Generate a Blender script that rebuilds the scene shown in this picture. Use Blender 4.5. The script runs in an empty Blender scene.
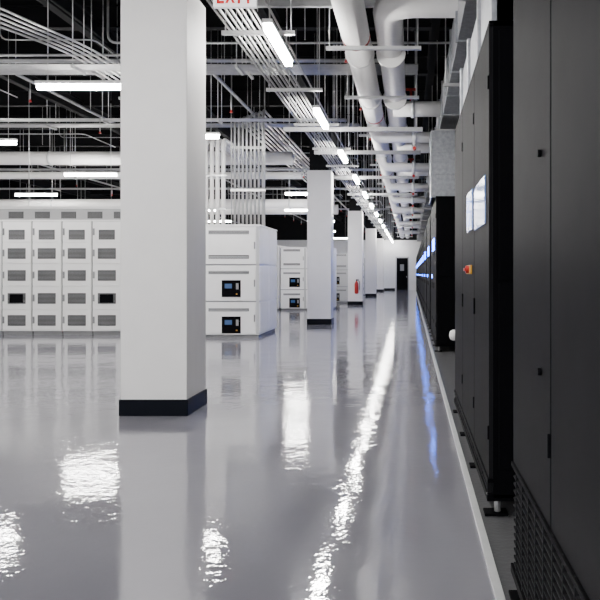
import bpy, bmesh, math, random
from mathutils import Vector, Matrix
random.seed(7)
S = bpy.context.scene

# ---------------------------------------------------------------- materials
def mat(name, col, rough=0.5, metal=0.0, emit=None, estr=0.0, nscale=6.0, namt=0.06, bump=0.0, bscale=40.0, coat=0.0, spec=0.5):
    m = bpy.data.materials.new(name); m.use_nodes = True
    nt = m.node_tree; p = nt.nodes['Principled BSDF']
    tc = nt.nodes.new('ShaderNodeTexCoord')
    n = nt.nodes.new('ShaderNodeTexNoise'); n.inputs['Scale'].default_value = nscale; n.inputs['Detail'].default_value = 4
    nt.links.new(tc.outputs['Object'], n.inputs['Vector'])
    r = nt.nodes.new('ShaderNodeValToRGB')
    a = 1 - namt; b = 1 + namt
    r.color_ramp.elements[0].position = 0.3; r.color_ramp.elements[1].position = 0.7
    r.color_ramp.elements[0].color = (col[0]*a, col[1]*a, col[2]*a, 1)
    r.color_ramp.elements[1].color = (min(1, col[0]*b), min(1, col[1]*b), min(1, col[2]*b), 1)
    nt.links.new(n.outputs['Fac'], r.inputs['Fac'])
    nt.links.new(r.outputs['Color'], p.inputs['Base Color'])
    p.inputs['Roughness'].default_value = rough; p.inputs['Metallic'].default_value = metal
    p.inputs['Coat Weight'].default_value = coat
    p.inputs['Specular IOR Level'].default_value = spec
    if emit:
        p.inputs['Emission Color'].default_value = (*emit, 1); p.inputs['Emission Strength'].default_value = estr
    if bump > 0:
        n2 = nt.nodes.new('ShaderNodeTexNoise'); n2.inputs['Scale'].default_value = bscale
        nt.links.new(tc.outputs['Object'], n2.inputs['Vector'])
        bp = nt.nodes.new('ShaderNodeBump'); bp.inputs['Strength'].default_value = bump; bp.inputs['Distance'].default_value = 0.01
        nt.links.new(n2.outputs['Fac'], bp.inputs['Height']); nt.links.new(bp.outputs['Normal'], p.inputs['Normal'])
    return m

M = {}
M['white']  = mat('column_paint', (0.86, 0.84, 0.825), 0.55, namt=0.015, bump=0.05)
M['wall']   = mat('wall_paint', (0.84, 0.84, 0.84), 0.6, namt=0.03)
M['dwall']  = mat('dark_wall_paint', (0.04, 0.04, 0.045), 0.7)
M['black']  = mat('black_ceiling_paint', (0.003, 0.003, 0.004), 0.9, spec=0.05)
M['beam']   = mat('black_steel', (0.005, 0.005, 0.006), 0.7, spec=0.15)
M['base']   = mat('navy_baseboard_rubber', (0.003, 0.004, 0.008), 0.35, spec=.08)
M['cab']    = mat('white_powder_coat', (0.82, 0.81, 0.80), 0.4, namt=0.02)
M['cab2']   = mat('light_grey_powder_coat', (0.46, 0.46, 0.465), 0.4, namt=0.02)
M['vent']   = mat('vent_grey', (0.20, 0.20, 0.205), 0.5)
M['gap']    = mat('shadow_gap_black', (0.04, 0.04, 0.04), 0.8)
M['pipe']   = mat('white_insulation', (0.92, 0.90, 0.88), 0.45, namt=0.015, bump=0.15, bscale=12)
M['galv']   = mat('galvanised_steel', (0.36, 0.37, 0.39), 0.38, 0.8, nscale=18, namt=0.16)
M['cond']   = mat('emt_conduit', (0.50, 0.50, 0.50), 0.35, 0.6, nscale=10, namt=0.1)
M['char']   = mat('charcoal_powder_coat', (0.0135, 0.0135, 0.015), 0.5, namt=0.10, bump=0.04, bscale=300, spec=.008)
M['char2']  = mat('black_powder_coat', (0.004, 0.004, 0.005), 0.5, namt=0.08, spec=.01)
M['tube']   = mat('led_diffuser', (0.9, 0.9, 0.9), 0.4, emit=(1.0, 0.98, 0.95), estr=150)
M['blue']   = mat('blue_display', (0.02, 0.05, 0.3), 0.2, emit=(0.02, 0.14, 1.0), estr=28)
M['bdim']   = mat('blue_indicator_panel', (0.02, 0.05, 0.3), 0.2, emit=(0.05, 0.16, 0.9), estr=1.6)
M['lblue']  = mat('pale_blue_display', (0.1, 0.15, 0.3), 0.15, emit=(0.12, 0.20, 0.55), estr=0.45)
M['red']    = mat('red_paint', (0.45, 0.015, 0.01), 0.4)
M['yellow'] = mat('yellow_plate', (0.65, 0.32, 0.02), 0.4)
M['screen'] = mat('meter_screen', (0.01, 0.03, 0.08), 0.15, emit=(0.08, 0.2, 0.5), estr=0.3)
M['trim']   = mat('aluminium_trim', (0.74, 0.74, 0.74), 0.35, 0.2)
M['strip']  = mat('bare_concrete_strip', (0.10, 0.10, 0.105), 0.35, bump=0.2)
M['signw']  = mat('sign_white', (0.8, 0.8, 0.8), 0.4, emit=(1, 0.97, 0.95), estr=0.8)
M['signr']  = mat('sign_red', (0.5, 0.01, 0.01), 0.4, emit=(0.8, 0.01, 0.01), estr=0.3)

# floor: glossy grey epoxy
m = bpy.data.materials.new('epoxy_floor'); m.use_nodes = True; nt = m.node_tree; p = nt.nodes['Principled BSDF']
tc = nt.nodes.new('ShaderNodeTexCoord')
n = nt.nodes.new('ShaderNodeTexNoise'); n.inputs['Scale'].default_value = 0.6; n.inputs['Detail'].default_value = 6
nt.links.new(tc.outputs['Object'], n.inputs['Vector'])
r = nt.nodes.new('ShaderNodeValToRGB'); r.color_ramp.elements[0].position = .3; r.color_ramp.elements[1].position = .7
r.color_ramp.elements[0].color = (0.255, 0.25, 0.288, 1); r.color_ramp.elements[1].color = (0.29, 0.285, 0.322, 1)
nt.links.new(n.outputs['Fac'], r.inputs['Fac']); nt.links.new(r.outputs['Color'], p.inputs['Base Color'])
nr = nt.nodes.new('ShaderNodeTexNoise'); nr.inputs['Scale'].default_value = 2.5; nr.inputs['Detail'].default_value = 5
nt.links.new(tc.outputs['Object'], nr.inputs['Vector'])
mr = nt.nodes.new('ShaderNodeMapRange'); mr.inputs['From Min'].default_value = .3; mr.inputs['From Max'].default_value = .7
mr.inputs['To Min'].default_value = 0.01; mr.inputs['To Max'].default_value = 0.045
nt.links.new(nr.outputs['Fac'], mr.inputs['Value']); nt.links.new(mr.outputs['Result'], p.inputs['Roughness'])
p.inputs['IOR'].default_value = 3.0
b1 = nt.nodes.new('ShaderNodeTexNoise'); b1.inputs['Scale'].default_value = 20; b1.inputs['Detail'].default_value = 3
b2 = nt.nodes.new('ShaderNodeTexNoise'); b2.inputs['Scale'].default_value = 1.8; b2.inputs['Detail'].default_value = 2
for b in (b1, b2): nt.links.new(tc.outputs['Object'], b.inputs['Vector'])
bp1 = nt.nodes.new('ShaderNodeBump'); bp1.inputs['Strength'].default_value = 0.12; bp1.inputs['Distance'].default_value = 0.010
bp2 = nt.nodes.new('ShaderNodeBump'); bp2.inputs['Strength'].default_value = 0.13; bp2.inputs['Distance'].default_value = 0.04
nt.links.new(b1.outputs['Fac'], bp1.inputs['Height']); nt.links.new(b2.outputs['Fac'], bp2.inputs['Height'])
nt.links.new(bp2.outputs['Normal'], bp1.inputs['Normal']); nt.links.new(bp1.outputs['Normal'], p.inputs['Normal'])
M['floor'] = m

# ---------------------------------------------------------------- mesh builder
class B:
    def __init__(s): s.bm = bmesh.new(); s.ms = []
    def mi(s, k):
        if k not in s.ms: s.ms.append(k)
        return s.ms.index(k)
    def box(s, x0, x1, y0, y1, z0, z1, k):
        i = s.mi(k)
        v = [s.bm.verts.new((x, y, z)) for x in (x0, x1) for y in (y0, y1) for z in (z0, z1)]
        for f in ((0,1,3,2),(4,6,7,5),(0,4,5,1),(2,3,7,6),(0,2,6,4),(1,5,7,3)):
            fc = s.bm.faces.new([v[j] for j in f]); fc.material_index = i
        return s
    def tube(s, pts, r, k, seg=10):
        i = s.mi(k); pts = [Vector(p) for p in pts]; rings = []
        up = None
        for j, p in enumerate(pts):
            if j == 0: t = pts[1]-p
            elif j == len(pts)-1: t = p-pts[j-1]
            else: t = (pts[j+1]-p).normalized() + (p-pts[j-1]).normalized()
            t.normalize()
            if up is None:
                up = Vector((0,0,1)) if abs(t.z) < .9 else Vector((1,0,0))
            a = (up - t*up.dot(t)).normalized(); up = a; b = t.cross(a)
            rr = r[j] if isinstance(r, (list, tuple)) else r
            rings.append([s.bm.verts.new(p + (a*math.cos(q)+b*math.sin(q))*rr) for q in [2*math.pi*h/seg for h in range(seg)]])
        for j in range(len(rings)-1):
            for h in range(seg):
                f = s.bm.faces.new((rings[j][h], rings[j][(h+1)%seg], rings[j+1][(h+1)%seg], rings[j+1][h])); f.smooth = True; f.material_index = i
        for rg in (rings[0], rings[-1]):
            f = s.bm.faces.new(rg); f.material_index = i
        return s
    def out(s, name, bevel=0.0):
        bmesh.ops.recalc_face_normals(s.bm, faces=s.bm.faces)
        me = bpy.data.meshes.new(name); s.bm.to_mesh(me); s.bm.free()
        for k in s.ms: me.materials.append(M[k])
        o = bpy.data.objects.new(name, me); S.collection.objects.link(o)
        if bevel > 0:
            md = o.modifiers.new('bevel', 'BEVEL'); md.width = bevel; md.segments = 2; md.limit_method = 'ANGLE'
        return o

def bend(pts, rad=0.15, n=5):
    """round the corners of a polyline"""
    pts = [Vector(p) for p in pts]; out = [pts[0]]
    for a, b, c in zip(pts, pts[1:], pts[2:]):
        d1 = (a-b).normalized(); d2 = (c-b).normalized()
        p0 = b + d1*rad; p2 = b + d2*rad
        for i in range(n+1):
            t = i/n; out.append(p0*(1-t)**2 + b*2*t*(1-t) + p2*t*t)
    out.append(pts[-1]); return out

CEIL = 6.2
XL, XR, YF, YB = -20.0, 2.0, -4.0, 57.0

# ---------------------------------------------------------------- room shell
B().box(XL, XR, YF, YB, -0.1, 0, 'floor').out('floor')
B().box(XL, XR, YF, YB, CEIL, CEIL+.1, 'black').out('ceiling')
w = B(); w.box(XL, XR, YB, YB+.15, -0.1, 3.9, 'wall'); w.box(XL, XR, YB, YB+.15, 3.9, CEIL, 'beam'); w.out('wall_back')
w = B(); w.box(XL-.15, XL, YF, YB, -0.1, 3.9, 'wall'); w.box(XL-.15, XL, YF, YB, 3.9, CEIL, 'beam'); w.out('wall_left')
B().box(XR, XR+.15, YF, YB, -0.1, CEIL, 'dwall').out('wall_right')
B().box(XL, -1.25, YB-.02, YB, 0, .14, 'base').out('baseboard_back')
B().box(0.325, 0.358, YF, YB, 0, .018, 'trim').out('trim_1')
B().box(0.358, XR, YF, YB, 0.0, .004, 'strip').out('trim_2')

# far door
d = B(); d.box(-1.20, -1.12, YB-.08, YB-.001, 0, 2.55, 'cab2'); d.box(-.24, -.16, YB-.08, YB-.001, 0, 2.55, 'cab2'); d.box(-1.2, -.16, YB-.08, YB-.001, 2.5, 2.6, 'cab2')
d.box(-1.12, -.24, YB-.05, YB-.001, 0.0, 2.5, 'char2'); d.box(-.36, -.30, YB-.12, YB-.05, 1.0, 1.06, 'cond'); d.box(-.85,-.55,YB-.055,YB-.05,1.5,2.0,'vent')
d.out('door_1')

# ---------------------------------------------------------------- columns
for cx in (-2.56, -11.6):
    for cy in (6.43, 18.0, 29.6, 41.1, 52.6):
        c = B(); c.box(cx, cx+.585, cy, cy+.6, 0, 3.81, 'white')
        c.box(cx-.012, cx+.597, cy-.012, cy+.612, 0, .145, 'base')
        c.box(cx+.05, cx+.53, cy+.06, cy+.54, 3.81, CEIL, 'beam')
        c.out('structural_column', 0.006)

# ---------------------------------------------------------------- black cooling units (right row)
FX = 0.40
def cooling_unit(y0, y1, top, seams, detail):
    u = B()
    u.box(FX+.02, 1.55, y0, y1, .10, top, 'char2')               # carcass
    zb = .52 if detail == 'near' else .20
    edges = [y0] + seams + [y1]
    for a, b in zip(edges, edges[1:]):                            # door panels
        u.box(FX, FX+.022, a+.008, b-.008, zb, top-.03, 'char')
        if detail != 'near': u.box(FX-.010, FX, b-.06, b-.045, 1.0, 1.10, 'char2')      # latch
        for zz in (zb+.2, top-.35):
            u.tube([(FX-.002, a+.012, zz), (FX-.002, a+.012, zz+.07)], .006, 'char2', 8)
    # louvre grille below the panels
    z = .13
    while z < zb-.03:
        u.box(FX-.004, FX+.022, y0+.04, y1-.04, z, z+.009, 'char'); z += .028
    yy = y0+.04
    while yy < y1:
        u.box(FX-.006, FX+.02, yy-.012, yy+.0, .10, zb, 'char'); yy += .30 if detail != 'near' else .14
    u.box(FX-.008, FX+.03, y0, y1, zb-.02, zb-.002, 'char2'); u.box(FX-.01, 1.55, y0, y1, .085, .12, 'char2')
    # end panel
    u.box(FX+.05, 1.5, y0-.012, y0, .25, 1.2, 'char2'); u.box(FX+.05, 1.5, y0-.012, y0, 1.22, top-.05, 'char2')
    u.box(FX, 1.56, y0, y1, top-.03, top, 'char2')
    # feet
    n = max(2, int((y1-y0)/.9)+1)
    for i in range(n):
        fy = y0+.06 + (y1-y0-.12)*i/(n-1)
        for fx in (FX+.05, 1.45):
            u.tube([(fx, fy, .012), (fx, fy, .10)], .018, 'cond', 8)
            u.box(fx-.07, fx+.05, fy-.05, fy+.05, .004, .018, 'char2')
    if detail == 'mid':
        u.box(FX-.008, FX, 3.90, 4.54, 1.52, 1.78, 'lblue')
        u.box(FX-.010, FX, 4.70, 5.12, 1.54, 1.80, 'lblue'); u.box(FX-.012, FX, 4.82, 5.08, 1.57, 1.77, 'bdim')
        u.box(FX-.012, FX-.0, 4.78, 5.12, 1.25, 1.31, 'yellow')
        u.tube([(FX-.035, 4.9, 1.28), (FX, 4.9, 1.28)], .026, 'red', 12); u.box(FX-.045, FX-.03, 4.85, 4.95, 1.27, 1.29, 'red')
    if detail == 'far':
        yc = y0+.7
        u.box(FX-.01, FX, yc, yc+1.0, 1.66, 1.86, 'blue')
        u.box(FX-.012, FX, yc+.0, yc+.5, 1.58, 1.62, 'char2')
        u.box(FX-.012, FX, yc+1.2, yc+1.4, 1.18, 1.24, 'blue')
    if detail == 'near':
        u.tube([(FX-.012, 2.24, .95), (FX, 2.24, .95)], .012, 'char2', 12)
        u.tube([(FX-.012, 2.24, 1.62), (FX, 2.24, 1.62)], .012, 'char2', 12)
    return u.out('cooling_unit', 0.003)
cooling_unit(.75, 2.86, 2.62, [1.42, 2.09], 'near')
cooling_unit(3.74, 6.64, 2.55, [4.62, 5.65], 'mid')
y = 11.7
while y < 54:
    cooling_unit(y, y+3.0, 2.50, [y+1.0, y+2.0], 'far'); y += 3.75

# galvanised ducts on top of units
g = B(); g.box(.46, 1.3, 3.95, 6.5, 2.552, 3.05, 'galv')
for yy in (3.95, 4.8, 5.65, 6.46): g.box(.435, 1.325, yy, yy+.04, 2.553, 3.075, 'galv')
g.out('supply_duct', .004)
g = B(); g.box(.34, 1.3, 11.95, 13.2, 2.50, 3.6, 'galv')
for zz in (2.5, 2.87, 3.23, 3.57): g.box(.325, 1.315, 11.935, 13.215, zz, zz+.03, 'galv')
g.box(.325,.34,11.935,11.97,2.5,3.6,'galv')
g.out('duct_plenum', .004)
g = B(); g.box(.5, 1.3, 3.0, 56, 3.75, 4.25, 'galv')
yy = 3.0
while yy < 56: g.box(.475, 1.325, yy, yy+.04, 3.73, 4.27, 'galv'); yy += 1.2
yy = 3.5
while yy < 56:
    for xx in (.45, 1.35): g.tube([(xx, yy, 3.7), (xx, yy, CEIL)], .008, 'cond', 6)
    g.box(.42, 1.38, yy-.02, yy+.02, 3.69, 3.73, 'cond'); yy += 3
g.out('exhaust_duct', .004)

# white capped drain in gap
g = B(); g.tube([(XR, 8.0, .58), (.5, 8.0, .58)], .045, 'pipe', 16)
g.tube([(.52, 8, .58), (.50, 8, .58), (.46, 8, .58), (.43, 8, .58), (.42, 8, .58)], [.05, .06, .06, .045, .02], 'pipe', 16)
g.tube([(.9, 8, 0), (.9, 8, .58)], .02, 'cond', 8); g.out('capped_chilled_water_pipe')

# ---------------------------------------------------------------- chilled water pipes
def hang(b, x0, x1, y, z):
    b.box(x0, x1, y-.025, y+.025, z-.04, z, 'cond')
    for xx in (x0+.04, x1-.04): b.tube([(xx, y, z-.05), (xx, y, CEIL)], .007, 'cond', 6)
p = B()
p.tube([(-.66, 3, 4.1), (-.66, 55, 4.1)], .17, 'pipe', 20)
p.tube(bend([(XR, 7.9, 4.20), (-.26, 7.9, 4.20), (-.26, 55, 4.1)], .35, 8), .17, 'pipe', 20)
p.tube([(-.28, 3, 4.60), (-.28, 55, 4.60)], .12, 'pipe', 16)
for yy in (4.5, 7.0, 9.4, 11.8, 14.2, 18, 22, 28, 34, 42):
    for xx in (-.66, -.26):
        if yy > 8 or xx < -.5: p.tube([(xx, yy, 4.1), (xx, yy+.06, 4.1)], .19, 'pipe', 20)
for yy in (8.7, 13, 20, 30):
    p.tube([(-.66, yy, 4.1), (-.66, yy+.08, 4.1)], .172, 'red', 20)
for yy in (12.3, 16.0, 19.8, 23.5, 27.3, 34.8, 42.3):
    p.tube([(-.30, yy, 4.03), (.5, yy, 4.03)], .13, 'pipe', 16)
    p.tube(bend([(-.66, yy+.9, 4.1), (-.66, yy+.9, 3.72), (.5, yy+.9, 3.72)], .18, 6), .10, 'pipe', 16)   # drop with elbow
    p.tube([(-.66, yy+.9, 3.95), (-.66, yy+.9, 3.99)], .13, 'trim', 16)
    p.tube([(.02, yy+.9, 3.72), (.10, yy+.9, 3.72)], .13, 'trim', 16)
    p.tube([(.06, yy+.9, 3.72), (.06, yy+.9, 3.52)], .018, 'cond', 8); p.tube([(.06, yy+.84, 3.52), (.06, yy+.96, 3.52)], .03, 'red', 8)
    p.tube([(.0, yy, 4.03), (.06, yy, 4.03)], .15, 'trim', 16)
    p.tube([(.0, yy, 4.1), (.0, yy, 4.36)], .02, 'red', 8); p.tube([(-.08, yy, 4.36), (.08, yy, 4.36)], .025, 'red', 8)
for yy in (6.0, 8.6, 11.0, 14.0, 17.8, 21.5, 24.9, 29, 32, 37, 41, 47, 52): hang(p, -1.0, .12, yy, 3.93)
p.out('chilled_water_pipe')

# ---------------------------------------------------------------- conduit rack over the aisle
c = B()
for i in range(8):
    xx = -1.56 - i*.055
    c.tube([(xx, 1.0, 3.86+.012*(i%2)), (xx, 56, 3.86+.012*(i%2))], .014, 'cond', 8)
for yy in [3+2.4*i for i in range(22)]: hang(c, -2.02, -1.24, yy, 3.845)
c.tube([(-1.44, 1, 3.95), (-1.44, 56, 3.95)], .012, 'cond', 8)
c.out('aisle_conduit_rack')

# cross struts spanning to pipes
for yy, z, x0, x1 in ((8.2, 4.32, -1.9, .1), (12.6, 3.78, -2.2, .2), (15.1, 3.8, -2.0, .2), (19.0, 3.8, -2, .2), (23.0, 3.8, -2, .2)):
    b = B(); b.box(x0, x1, yy-.03, yy+.03, z-.07, z, 'cond')
    for xx in (x0+.1, (x0+x1)/2, x1-.1): b.tube([(xx, yy, z-.09), (xx, yy, CEIL)], .008, 'cond', 6)
    b.out('strut_hanger')

# transverse conduit bundles (left hall)
def cross(yc, z, n, x0=-19.8, x1=.1, r=.016, sp=.06):
    b = B()
    for i in range(n): b.tube([(x0, yc+i*sp, z), (x1, yc+i*sp, z)], r, 'cond', 8)
    xx = x1-.25
    while xx > x0:
        b.box(xx-.02, xx+.02, yc-.08, yc+n*sp+.03, z-r-.04, z-r, 'cond')
        for q in (yc-.05, yc+n*sp): b.tube([(xx, q, z-r-.05), (xx, q, CEIL)], .007, 'cond', 6)
        xx -= 2.3
    b.out('transverse_conduit_rack')
cross(10.3, 4.20, 5); cross(10.9, 4.32, 4, r=.022, sp=.09)
cross(14.6, 4.35, 4, x1=-1.3); cross(20.5, 4.2, 5, x1=-.2); cross(26, 4.3, 5, x1=-.9); cross(33, 4.2, 5, x1=-1); cross(8.4, 4.9, 3, x1=-2.5)
cross(12.6, 4.95, 3, x1=-.2); cross(16.8, 4.7, 4, x1=-1.2, r=.024, sp=.09)
# S-bend conduits
b = B()
for i in range(5):
    o = i*.13
    b.tube(bend([(-9, 8.3+o*1.2, 4.42), (-5.0-o*.8, 8.3+o*1.2, 4.42), (-4.3-o*.8, 10.0, 4.30), (-4.3-o*.8, 14.4, 4.3)], .45, 7), .016, 'cond', 8)
for yy in (12.5, 14.2): hang(b, -5.0, -4.2, yy, 4.28)
for xx in (-6, -8): b.tube([(xx, 8.4, 4.4), (xx, 8.4, CEIL)], .008, 'cond', 6)
b.out('bent_conduit_run')
# insulated/white pipes across the hall
for yy, z, r, x1 in ((18.6, 4.2, .17, -3.0), (20.0, 3.95, .10, -3.0), (24.0, 3.55, .16, -3.4), (30, 3.9, .2, -3)):
    b = B(); b.tube([(-19.8, yy, z), (x1, yy, z)], r, 'pipe', 16)
    xx = -4
    while xx > -19: b.tube([(xx, yy, z), (xx, yy, CEIL)], .01, 'cond', 6); b.tube([(xx, yy, z), (xx+.05, yy, z)], r*1.1, 'trim', 16); xx -= 2.6
    b.out('overhead_insulated_pipe')
# fire sprinkler mains
for xx, z in ((-3.4, 4.7), (-7.2, 4.9), (-.95, 4.75), (-12, 4.8)):
    b = B(); b.tube([(xx, 2, z), (xx, 56.9, z)], .03, 'cond', 10)
    yy = 4
    while yy < 55:
        b.tube([(xx, yy, z), (xx, yy, CEIL)], .007, 'cond', 6); b.tube([(xx, yy+.5, z), (xx, yy+.5, z-.35)], .012, 'cond', 6)
        b.tube([(xx, yy+.5, z-.35), (xx, yy+.5, z-.40)], [.012, .03], 'red', 8); yy += 3.1
    b.out('sprinkler_main')
# ceiling beams and joists
b = B()
for yy in [1+2.9*i for i in range(19)]:
    b.box(XL, XR, yy-.09, yy+.09, 5.85, 5.87, 'beam'); b.box(XL, XR, yy-.01, yy+.01, 5.5, CEIL, 'beam'); b.box(XL, XR, yy-.09, yy+.09, 5.48, 5.5, 'beam')
for xx in (-17, -14, -8.3, -5.4, -2.3, .4):
    b.box(xx-.07, xx+.07, YF, YB, 5.25, 5.28, 'beam'); b.box(xx-.01, xx+.01, YF, YB, 5.25, 5.6, 'beam'); b.box(xx-.07, xx+.07, YF, YB, 5.58, 5.6, 'beam')
b.out('ceiling_steel_beams')
# loose cabling / small conduits & drop rods high up
b = B()
for i in range(50):
    yy = random.uniform(7, 40); x0 = random.uniform(-14, -3); L = random.uniform(1.5, 6); z = random.uniform(4.6, 5.2)
    pts = [(x0, yy, CEIL), (x0, yy, z), (x0+L, yy, z), (x0+L, yy+random.uniform(.5, 3), z)]
    b.tube(bend(pts, .15, 4), random.choice((.009, .012, .02)), random.choice(('cond', 'beam', 'cond')), 6)
for i in range(60):
    xx = random.uniform(-12, .3); yy = random.uniform(7, 45)
    b.tube([(xx, yy, random.uniform(4.4, 5)), (xx, yy, CEIL)], .006, random.choice(('cond', 'beam')), 6)
b.out('overhead_conduit_clutter')

# ---------------------------------------------------------------- lamps
LZ = 3.70
def lamp(x, y, axis, L=1.3, z=LZ):
    b = B(); h = L/2
    if axis == 'y':
        b.box(x-.05, x+.05, y-h, y+h, z+.03, z+.07, 'cab'); b.box(x-.04, x+.04, y-h+.02, y+h-.02, z-.035, z+.03, 'tube')
        rs = [(x, y-h+.15), (x, y+h-.15)]
    else:
        b.box(x-h, x+h, y-.05, y+.05, z+.03, z+.07, 'cab'); b.box(x-h+.02, x+h-.02, y-.04, y+.04, z-.035, z+.03, 'tube')
        rs = [(x-h+.15, y), (x+h-.15, y)]
    for q in rs: b.tube([(q[0], q[1], z+.07), (q[0], q[1], CEIL)], .006, 'cond', 6)
    b.out('linear_led_light')
y = 7.85 - 3*3.7
while y < 56: lamp(-1.42, y, 'y'); y += 3.7
for x, y in ((-4.25, 9.55), (-8.0, 13.6), (-4.06, 13.0), (-3.2, 22.3), (-7.9, 18.0), (-11.6, 22.6), (-8.0, 22.6), (-8.6, 9.5), (-13, 13.4), (-13, 18),
             (-4.2, 28), (-8, 28), (-12, 28), (-4.2, 34), (-9, 34), (-13, 34), (-5, 42), (-10, 42), (-5, 50), (-11, 50), (-16, 22), (-16, 30),
             (-4.5, 3.2), (-8.6, 3.2), (-13, 3.2), (-4.5, -2.4), (-8.6, -2.4), (-17, 9)):
    lamp(x, y, 'x')

# exit sign
b = B(); b.box(-1.62, -1.27, 5.98, 6.02, 3.44, 3.64, 'signw')
def L(px, segs):
    for (x0, x1, z0, z1) in segs: b.box(px+x0, px+x1, 5.972, 5.98, 3.465+z0, 3.465+z1, 'signr')
L(-1.59, [(0, .02, 0, .13), (0, .06, 0, .022), (0, .05, .054, .076), (0, .06, .108, .13)])
for sx in (-1, 1):
    i = b.mi('signr'); v = [b.bm.verts.new(q) for q in ((-1.48-sx*.03-.012, 5.97, 3.465), (-1.48-sx*.03+.012, 5.97, 3.465), (-1.48+sx*.03+.012, 5.97, 3.595), (-1.48+sx*.03-.012, 5.97, 3.595))]
    f = b.bm.faces.new(v); f.material_index = i
L(-1.42, [(0, .022, 0, .13)]); L(-1.37, [(0, .07, .108, .13), (.025, .047, 0, .13)])
b.tube([(-1.445, 6, 3.64), (-1.445, 6, CEIL)], .012, 'cond', 8); b.out('exit_sign')

# ---------------------------------------------------------------- white battery / switchgear cabinets (left)
def vent(b, x0, x1, z0, z1, y, k='vent'):
    b.box(x0, x1, y-.006, y, z0, z1, 'gap'); z = z0+.012
    while z < z1-.01: b.box(x0+.008, x1-.008, y-.014, y-.004, z, z+.012, k); z += .026
def battery_cabinet(x0, Y, wd, H, k='cab', scr=False):
    b = B(); b.box(x0, x0+wd, Y, Y+.9, 0.08, H, k); b.box(x0+.01, x0+wd-.01, Y+.03, Y+.88, 0, .08, 'vent')
    b.box(x0-.002, x0+.006, Y-.022, Y, .1, H, 'vent')
    zs = [.10, .52, 1.00, 1.46, 1.90, H]
    for a, c in zip(zs, zs[1:]):
        b.box(x0+.012, x0+wd-.012, Y-.02, Y, a+.008, c-.008, k)
        zc = (a+c)/2
        if c != H: vent(b, x0+.12, x0+wd-.12, zc-.12, zc+.10, Y-.02)
        else: vent(b, x0+.14, x0+wd-.14, zc-.16, zc+.04, Y-.02)
        b.box(x0+.03, x0+.055, Y-.045, Y-.02, zc-.07, zc+.07, 'vent')
    if scr: b.box(x0+.17, x0+wd-.17, Y-.045, Y-.02, .66, .84, 'char2')
    b.box(x0-.001, x0+wd+.001, Y-.03, Y+.9, H, H+.03, 'cab')
    b.out('battery_cabinet', .003)
wd = .615; x = -5.3-wd; i = 0
while x > -14: battery_cabinet(x, 14.96, wd-.004, 2.33, scr=(i % 3 == 1)); x -= wd; i += 1
# busway above/behind cabinets
b = B(); b.box(-19.5, -5.2, 17.2, 17.7, 2.52, 2.78, 'cab2')
b.box(-19.5, -5.2, 17.15, 17.75, 2.78, 2.84, 'cab')
x = -19.4
while x < -5.6: vent(b, x, x+.35, 2.56, 2.72, 17.2); x += .62
for xx in (-6, -9, -12, -15, -18): b.box(xx, xx+.1, 17.3, 17.6, 0, 2.52, 'cab2'); b.tube([(xx, 17.2, 2.8), (xx, 17.2, CEIL)], .01, 'cond', 6)
b.out('busway')

# central switchgear
def switchgear(x0, x1, Y, D, H, dx, k='cab'):
    b = B(); b.box(x0, x1, Y, Y+D, .06, H, k); b.box(x0+.02, x1-.02, Y+.03, Y+D-.03, 0, .06, 'vent')
    n = max(1, round((x1-x0)/1.1)); w = (x1-x0)/n
    for j in range(n):
        a = x0+j*w
        for z0, z1 in ((.07, .70), (.72, 1.42), (1.44, H-.01)):
            b.box(a+.01, a+w-.07, Y-.02, Y, z0+.01, z1-.01, k)
            b.box(a+w-.1, a+w-.08, Y-.045, Y-.02, (z0+z1)/2-.07, (z0+z1)/2+.07, 'vent')
        b.box(a+w-.06, a+w-.005, Y-.012, Y, .07, H-.01, 'cab2')
        for z in (.70, 1.42): b.box(a, a+w, Y-.004, Y, z, z+.02, 'vent')
        for z in (.09, .80):
            b.box(a+dx, a+dx+.37, Y-.035, Y-.02, z, z+.33, 'char2'); b.box(a+dx+.06, a+dx+.20, Y-.04, Y-.035, z+.17, z+.26, 'screen')
            b.box(a+dx+.28, a+dx+.31, Y-.045, Y-.035, z+.05, z+.07, 'yellow'); b.box(a+dx+.28, a+dx+.33, Y-.04, Y-.035, z+.15, z+.27, 'vent')
        for z in (.52, 1.25): vent(b, a+.1, a+w-.2, z, z+.06, Y-.02, 'cab2')
        vent(b, a+.1, a+w-.2, 1.55, 1.62, Y-.02, 'cab2'); vent(b, a+.1, a+w-.2, 2.03, 2.10, Y-.02, 'cab2')
    m_ = max(1, round(D/.9))
    for j in range(m_):
        a = Y+j*D/m_
        for z0, z1 in ((.07, .70), (.72, 1.42), (1.44, H-.01)): b.box(x1, x1+.015, a+.02, a+D/m_-.02, z0+.01, z1-.01, k)
    b.box(x0-.01, x1+.02, Y-.03, Y+D+.01, H, H+.03, 'cab')
    return b.out('switchgear_cabinet', .003)
switchgear(-5.15, -2.97, 14.3, 1.8, 2.19, .36)
switchgear(-6.6, -4.55, 25.0, 1.6, 2.2, .3); switchgear(-4.5, -2.75, 25.2, 1.6, 2.15, .3)
switchgear(-4.9, -2.6, 31.5, 1.4, 2.1, .3, 'cab2'); switchgear(-5, -2.7, 37, 1.4, 2.1, .3, 'cab2'); switchgear(-5, -2.7, 43, 3, 2.2, .3)
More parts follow.
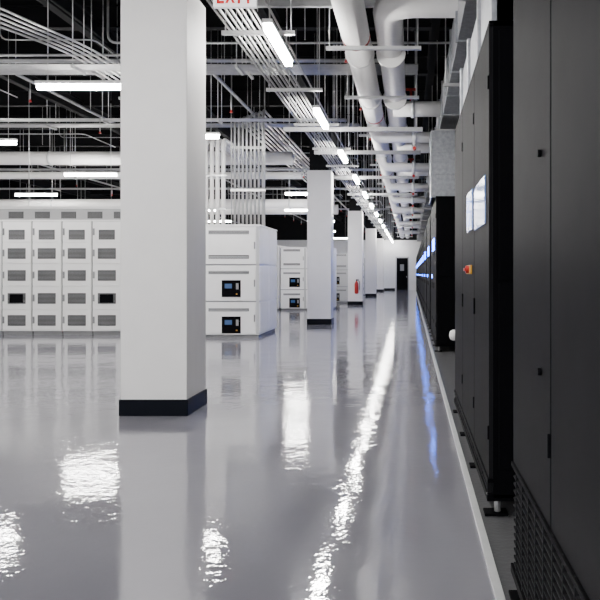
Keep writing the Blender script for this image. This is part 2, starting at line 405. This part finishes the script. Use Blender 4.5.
# vertical conduits on the switchgear
b = B()
for i in range(8):
    xx = -3.74 + i*.085
    b.tube(bend([(xx, 15.5, 2.22), (xx, 15.5, 4.55+.03*i), (xx, 27, 4.55+.03*i)], .2, 5), .026, 'cond', 10)
b.box(-3.82, -3.08, 15.44, 15.47, 3.0, 3.05, 'cond'); b.box(-3.82, -3.08, 15.44, 15.47, 3.9, 3.95, 'cond')
for xx in (-3.8, -3.1): b.tube([(xx, 15.46, 2.22), (xx, 15.46, CEIL)], .012, 'cond', 6)
b.out('vertical_conduit_bank')
b = B()
for xx in (-4.32, -4.2, -4.08, -3.96): b.tube(bend([(xx, 15.4, 2.22), (xx, 15.4, 4.1), (xx, 18.4, 4.1)], .2, 5), .045, 'pipe', 12)
for z in (2.6, 3.3): b.box(-4.4, -3.88, 15.33, 15.36, z, z+.04, 'cond')
b.out('riser_pipe_bank')

# fire extinguisher on the third column
b = B(); ex, ey = -2.2, 29.46
b.tube([(ex, ey, .45), (ex, ey, .49), (ex, ey, .86), (ex, ey, .92), (ex, ey, .96)], [.05, .08, .08, .05, .03], 'red', 16)
b.tube([(ex, ey, .96), (ex, ey, 1.02)], .022, 'char2', 8); b.box(ex-.02, ex+.1, ey-.02, ey+.02, 1.02, 1.04, 'char2')
b.tube(bend([(ex+.02, ey, 1.0), (ex+.13, ey, .96), (ex+.12, ey, .6)], .05, 5), .012, 'char2', 6)
b.box(ex-.03, ex+.03, ey+.05, 29.599, .7, .85, 'cond'); b.out('fire_extinguisher')

# ---------------------------------------------------------------- world + camera
wd_ = bpy.data.worlds.new('world'); S.world = wd_; wd_.use_nodes = True
wd_.node_tree.nodes['Background'].inputs[0].default_value = (0.93, 0.95, 1, 1); wd_.node_tree.nodes['Background'].inputs[1].default_value = 1.6
cam = bpy.data.cameras.new('camera'); co = bpy.data.objects.new('camera', cam); S.collection.objects.link(co); S.camera = co
co.location = (0, 0, 1.25); co.rotation_euler = (math.radians(90), 0, 0)
cam.sensor_width = 36; cam.lens = 43.8; cam.shift_x = -0.185; cam.shift_y = -0.0433; cam.clip_end = 200
